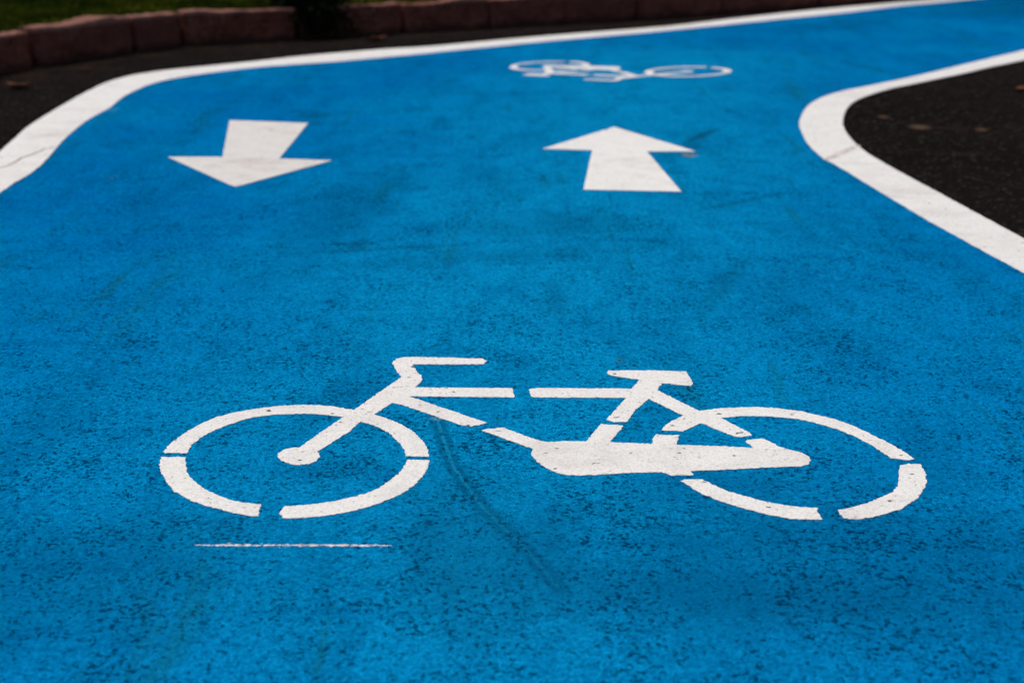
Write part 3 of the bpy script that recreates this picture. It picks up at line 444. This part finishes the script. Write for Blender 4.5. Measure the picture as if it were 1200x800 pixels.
# ------------------------------------------------------------------ lawn behind the kerb
off = []
for i, p in enumerate(K):
    a = K[max(i - 1, 0)]; b = K[min(i + 1, len(K) - 1)]; u = (b - a).normalized(); off.append(p + Vector((-u.y, u.x)) * (KD - .03))
e0, e1 = off[0] + Vector((-.15, -1)) * 3, off[-1] + d1 * 60
poly = [tuple(e0)] + [tuple(p) for p in off] + [tuple(e1), (e1.x - 60, e1.y + 120), (-200, 200), (-200, e0.y)]
lawn = link('lawn_ground', slab([poly], -.05, .215, step=100), SOIL); tag(lawn, 'dark soil bank of the lawn behind the kerb', None, None, 'structure')
bm = bmesh.new()
def behind(p):
    # signed distance behind the back face of the kerb
    best = None
    for a, b in zip(off[:-1], off[1:]):
        ab = b - a; t = max(0, min(1, (p - a).dot(ab) / ab.length_squared)); c = a + ab * t; d = (p - c).length
        if best is None or d < best[0]: best = (d, (-ab.y * (p - a).x + ab.x * (p - a).y) > 0)
    return best[0] if best[1] else -best[0]
cnt = 0
while cnt < 62000:
    p = Vector((random.uniform(-6.5, 3.5), random.uniform(7.5, 15.5)))
    d = behind(p)
    if d < -.012 or d > 4.2 or random.random() < d / 7: continue
    cnt += 1
    dn = noise.noise(Vector((p.x * 1.3, p.y * 1.3, 0)))
    hh = random.uniform(.03, .075) * (1 + .7 * dn); w = random.uniform(.004, .008); a = random.uniform(0, 6.28); l = random.uniform(0, .045); b = random.uniform(0, 6.28)
    dx, dy = math.cos(a) * w, math.sin(a) * w; lx, ly = math.cos(b) * l, math.sin(b) * l
    v = [bm.verts.new(t) for t in ((p.x - dx, p.y - dy, .21), (p.x + dx, p.y + dy, .21), (p.x + dx * .7 + lx * .4, p.y + dy * .7 + ly * .4, .215 + hh * .6), (p.x - dx * .7 + lx * .4, p.y - dy * .7 + ly * .4, .215 + hh * .6), (p.x + lx, p.y + ly, .215 + hh))]
    bm.faces.new(v[:4]); bm.faces.new((v[3], v[2], v[4]))
me = bpy.data.meshes.new('grass'); bm.to_mesh(me); bm.free()
tag(link('grass', me, GRASS), 'dark green short grass of the lawn behind the kerb', 'grass', None, 'stuff')

# ------------------------------------------------------------------ weed clump spilling over the kerb
W = Vector(D['weed'][0])
i = min(range(len(K) - 1), key=lambda j: (K[j].lerp(K[j + 1], .5) - W).length)
u = (K[i + 1] - K[i]).normalized(); nn = Vector((-u.y, u.x))
wr = bpy.data.objects.new('weed_clump', None); C.objects.link(wr); wr.location = (W.x + nn.x * .16, W.y + nn.y * .16, .2)
tag(wr, 'dark green leafy weed clump spilling over the gap in the kerb', 'weed')
def wpt(a, n, z): return Vector((u.x * a + nn.x * n, u.y * a + nn.y * n, z))
bml = bmesh.new(); bms = bmesh.new()
for s in range(300):
    tx = random.gauss(-.02, .17); reach = random.uniform(-.30, .22)
    base = wpt(tx * .3, random.uniform(-.02, .1), 0)
    tipz = random.uniform(.02, .20) if reach > -.14 else random.uniform(-.19, .05)
    if reach < -.14: tx *= .8
    tip = wpt(tx, reach, tipz); mid_ = base.lerp(tip, .55) + Vector((0, 0, .11))
    pts = [(base * (1 - t) ** 2 + mid_ * 2 * t * (1 - t) + tip * t * t) for t in [k / 9 for k in range(10)]]
    for p, q in zip(pts[:-1], pts[1:]):
        r = .002; vv = [bms.verts.new(x) for x in (p + Vector((r, 0, 0)), p + Vector((-r, r, 0)), p + Vector((-r, -r, 0)), q + Vector((r, 0, 0)), q + Vector((-r, r, 0)), q + Vector((-r, -r, 0)))]
        for a_, b_ in ((0, 1), (1, 2), (2, 0)): bms.faces.new((vv[a_], vv[b_], vv[b_ + 3], vv[a_ + 3]))
    for p in pts[2:]:
        for _ in range(3):
            dirn = Vector((random.gauss(0, 1), random.gauss(0, 1), random.gauss(.2, .7))).normalized(); L = random.uniform(.02, .05); sd = dirn.cross(Vector((random.random(), random.random(), random.random()))).normalized() * L * .3
            up = dirn.cross(sd).normalized() * L * .12
            vv = [bml.verts.new(x) for x in (p, p + dirn * L * .45 + sd + up, p + dirn * L, p + dirn * L * .45 - sd + up, p + dirn * L * .5)]
            bml.faces.new((vv[0], vv[1], vv[4])); bml.faces.new((vv[1], vv[2], vv[4])); bml.faces.new((vv[2], vv[3], vv[4])); bml.faces.new((vv[3], vv[0], vv[4]))
me = bpy.data.meshes.new('foliage'); bml.to_mesh(me); bml.free(); link('foliage', me, WEED, wr)
me = bpy.data.meshes.new('stems'); bms.to_mesh(me); bms.free(); link('stems', me, TWIG, wr)

# ------------------------------------------------------------------ fallen leaves
def leaf(p, L, rot, label, seed):
    rnd = random.Random(seed); bm = bmesh.new(); rows = []
    for i in range(9):
        t = i / 8; w = L * .28 * math.sin(math.pi * min(1, t * .94 + .03)) ** .8 * rnd.uniform(.85, 1.1); x = (t - .5) * L; z = .012 + .035 * (t - .5) ** 2 * 4 * L / .1 * .4
        rows.append([bm.verts.new((x, -w, z + w * .5)), bm.verts.new((x, -w * .5, z + w * .12)), bm.verts.new((x, 0, z)), bm.verts.new((x, w * .5, z + w * .1)), bm.verts.new((x, w, z + w * .35))])
    for r0, r1 in zip(rows[:-1], rows[1:]):
        for k in range(4): bm.faces.new((r0[k], r1[k], r1[k + 1], r0[k + 1])).smooth = True
    me = bpy.data.meshes.new('leaf'); bm.to_mesh(me); bm.free()
    o = link('fallen_leaf', me, LEAF); o.location = (p[0], p[1], -.004); o.rotation_euler = (0, 0, rot); tag(o, label, 'leaf', 'dry leaves lying on the asphalt'); return o
LV = D['leaves']
leaf(LV[0], .085, .2, 'small dry brown leaf on the asphalt below the tilted kerb stone', 1)
leaf(LV[1], .17, -.3, 'larger curled dry leaf near the left edge, between kerb and edge line', 2)
leaf(LV[2], .20, .4, 'pale dry leaf by the kerb right of the weed clump', 3)
leaf(LV[3], .10, 1.2, 'dry brown leaf on the dark asphalt at the right edge', 4)

# ------------------------------------------------------------------ light, camera
SUN_EL, SUN_AZ = R(60), R(-35)      # azimuth from +Y towards +X: the bright part of the sky is beyond the kerb, to the left
w = bpy.data.worlds.new('World'); S.world = w; w.use_nodes = True
nt = w.node_tree; bg = nt.nodes['Background']; sky = nt.nodes.new('ShaderNodeTexSky'); sky.sky_type = 'NISHITA'; sky.sun_disc = False
sky.sun_elevation = SUN_EL; sky.sun_rotation = SUN_AZ; sky.air_density = 1.0; sky.dust_density = 6.0; sky.ozone_density = .6
nt.links.new(sky.outputs[0], bg.inputs[0]); bg.inputs[1].default_value = .12
ld = bpy.data.lights.new('sun', 'SUN'); ld.energy = 1.45; ld.angle = R(18); ld.color = (1, .93, .86)
lo_ = bpy.data.objects.new('sun', ld); C.objects.link(lo_)
dirv = Vector((math.sin(SUN_AZ) * math.cos(SUN_EL), math.cos(SUN_AZ) * math.cos(SUN_EL), math.sin(SUN_EL)))
lo_.rotation_euler = dirv.to_track_quat('Z', 'Y').to_euler(); lo_.location = dirv * 20
cam = bpy.data.cameras.new('camera'); co = bpy.data.objects.new('camera', cam); C.objects.link(co); S.camera = co
cam.sensor_width = 36; cam.lens = F / 1200 * 36; cam.clip_start = .05; cam.clip_end = 2000
co.location = (0, 0, H); co.rotation_euler = (math.pi / 2 - TH, 0, 0)
cam.dof.use_dof = True; cam.dof.focus_distance = 3.1; cam.dof.aperture_fstop = cam.lens / 1000 / .018; cam.dof.aperture_blades = 7
S.view_settings.view_transform = 'Standard'; S.view_settings.look = 'None'; S.view_settings.exposure = 0.0; S.view_settings.gamma = 1
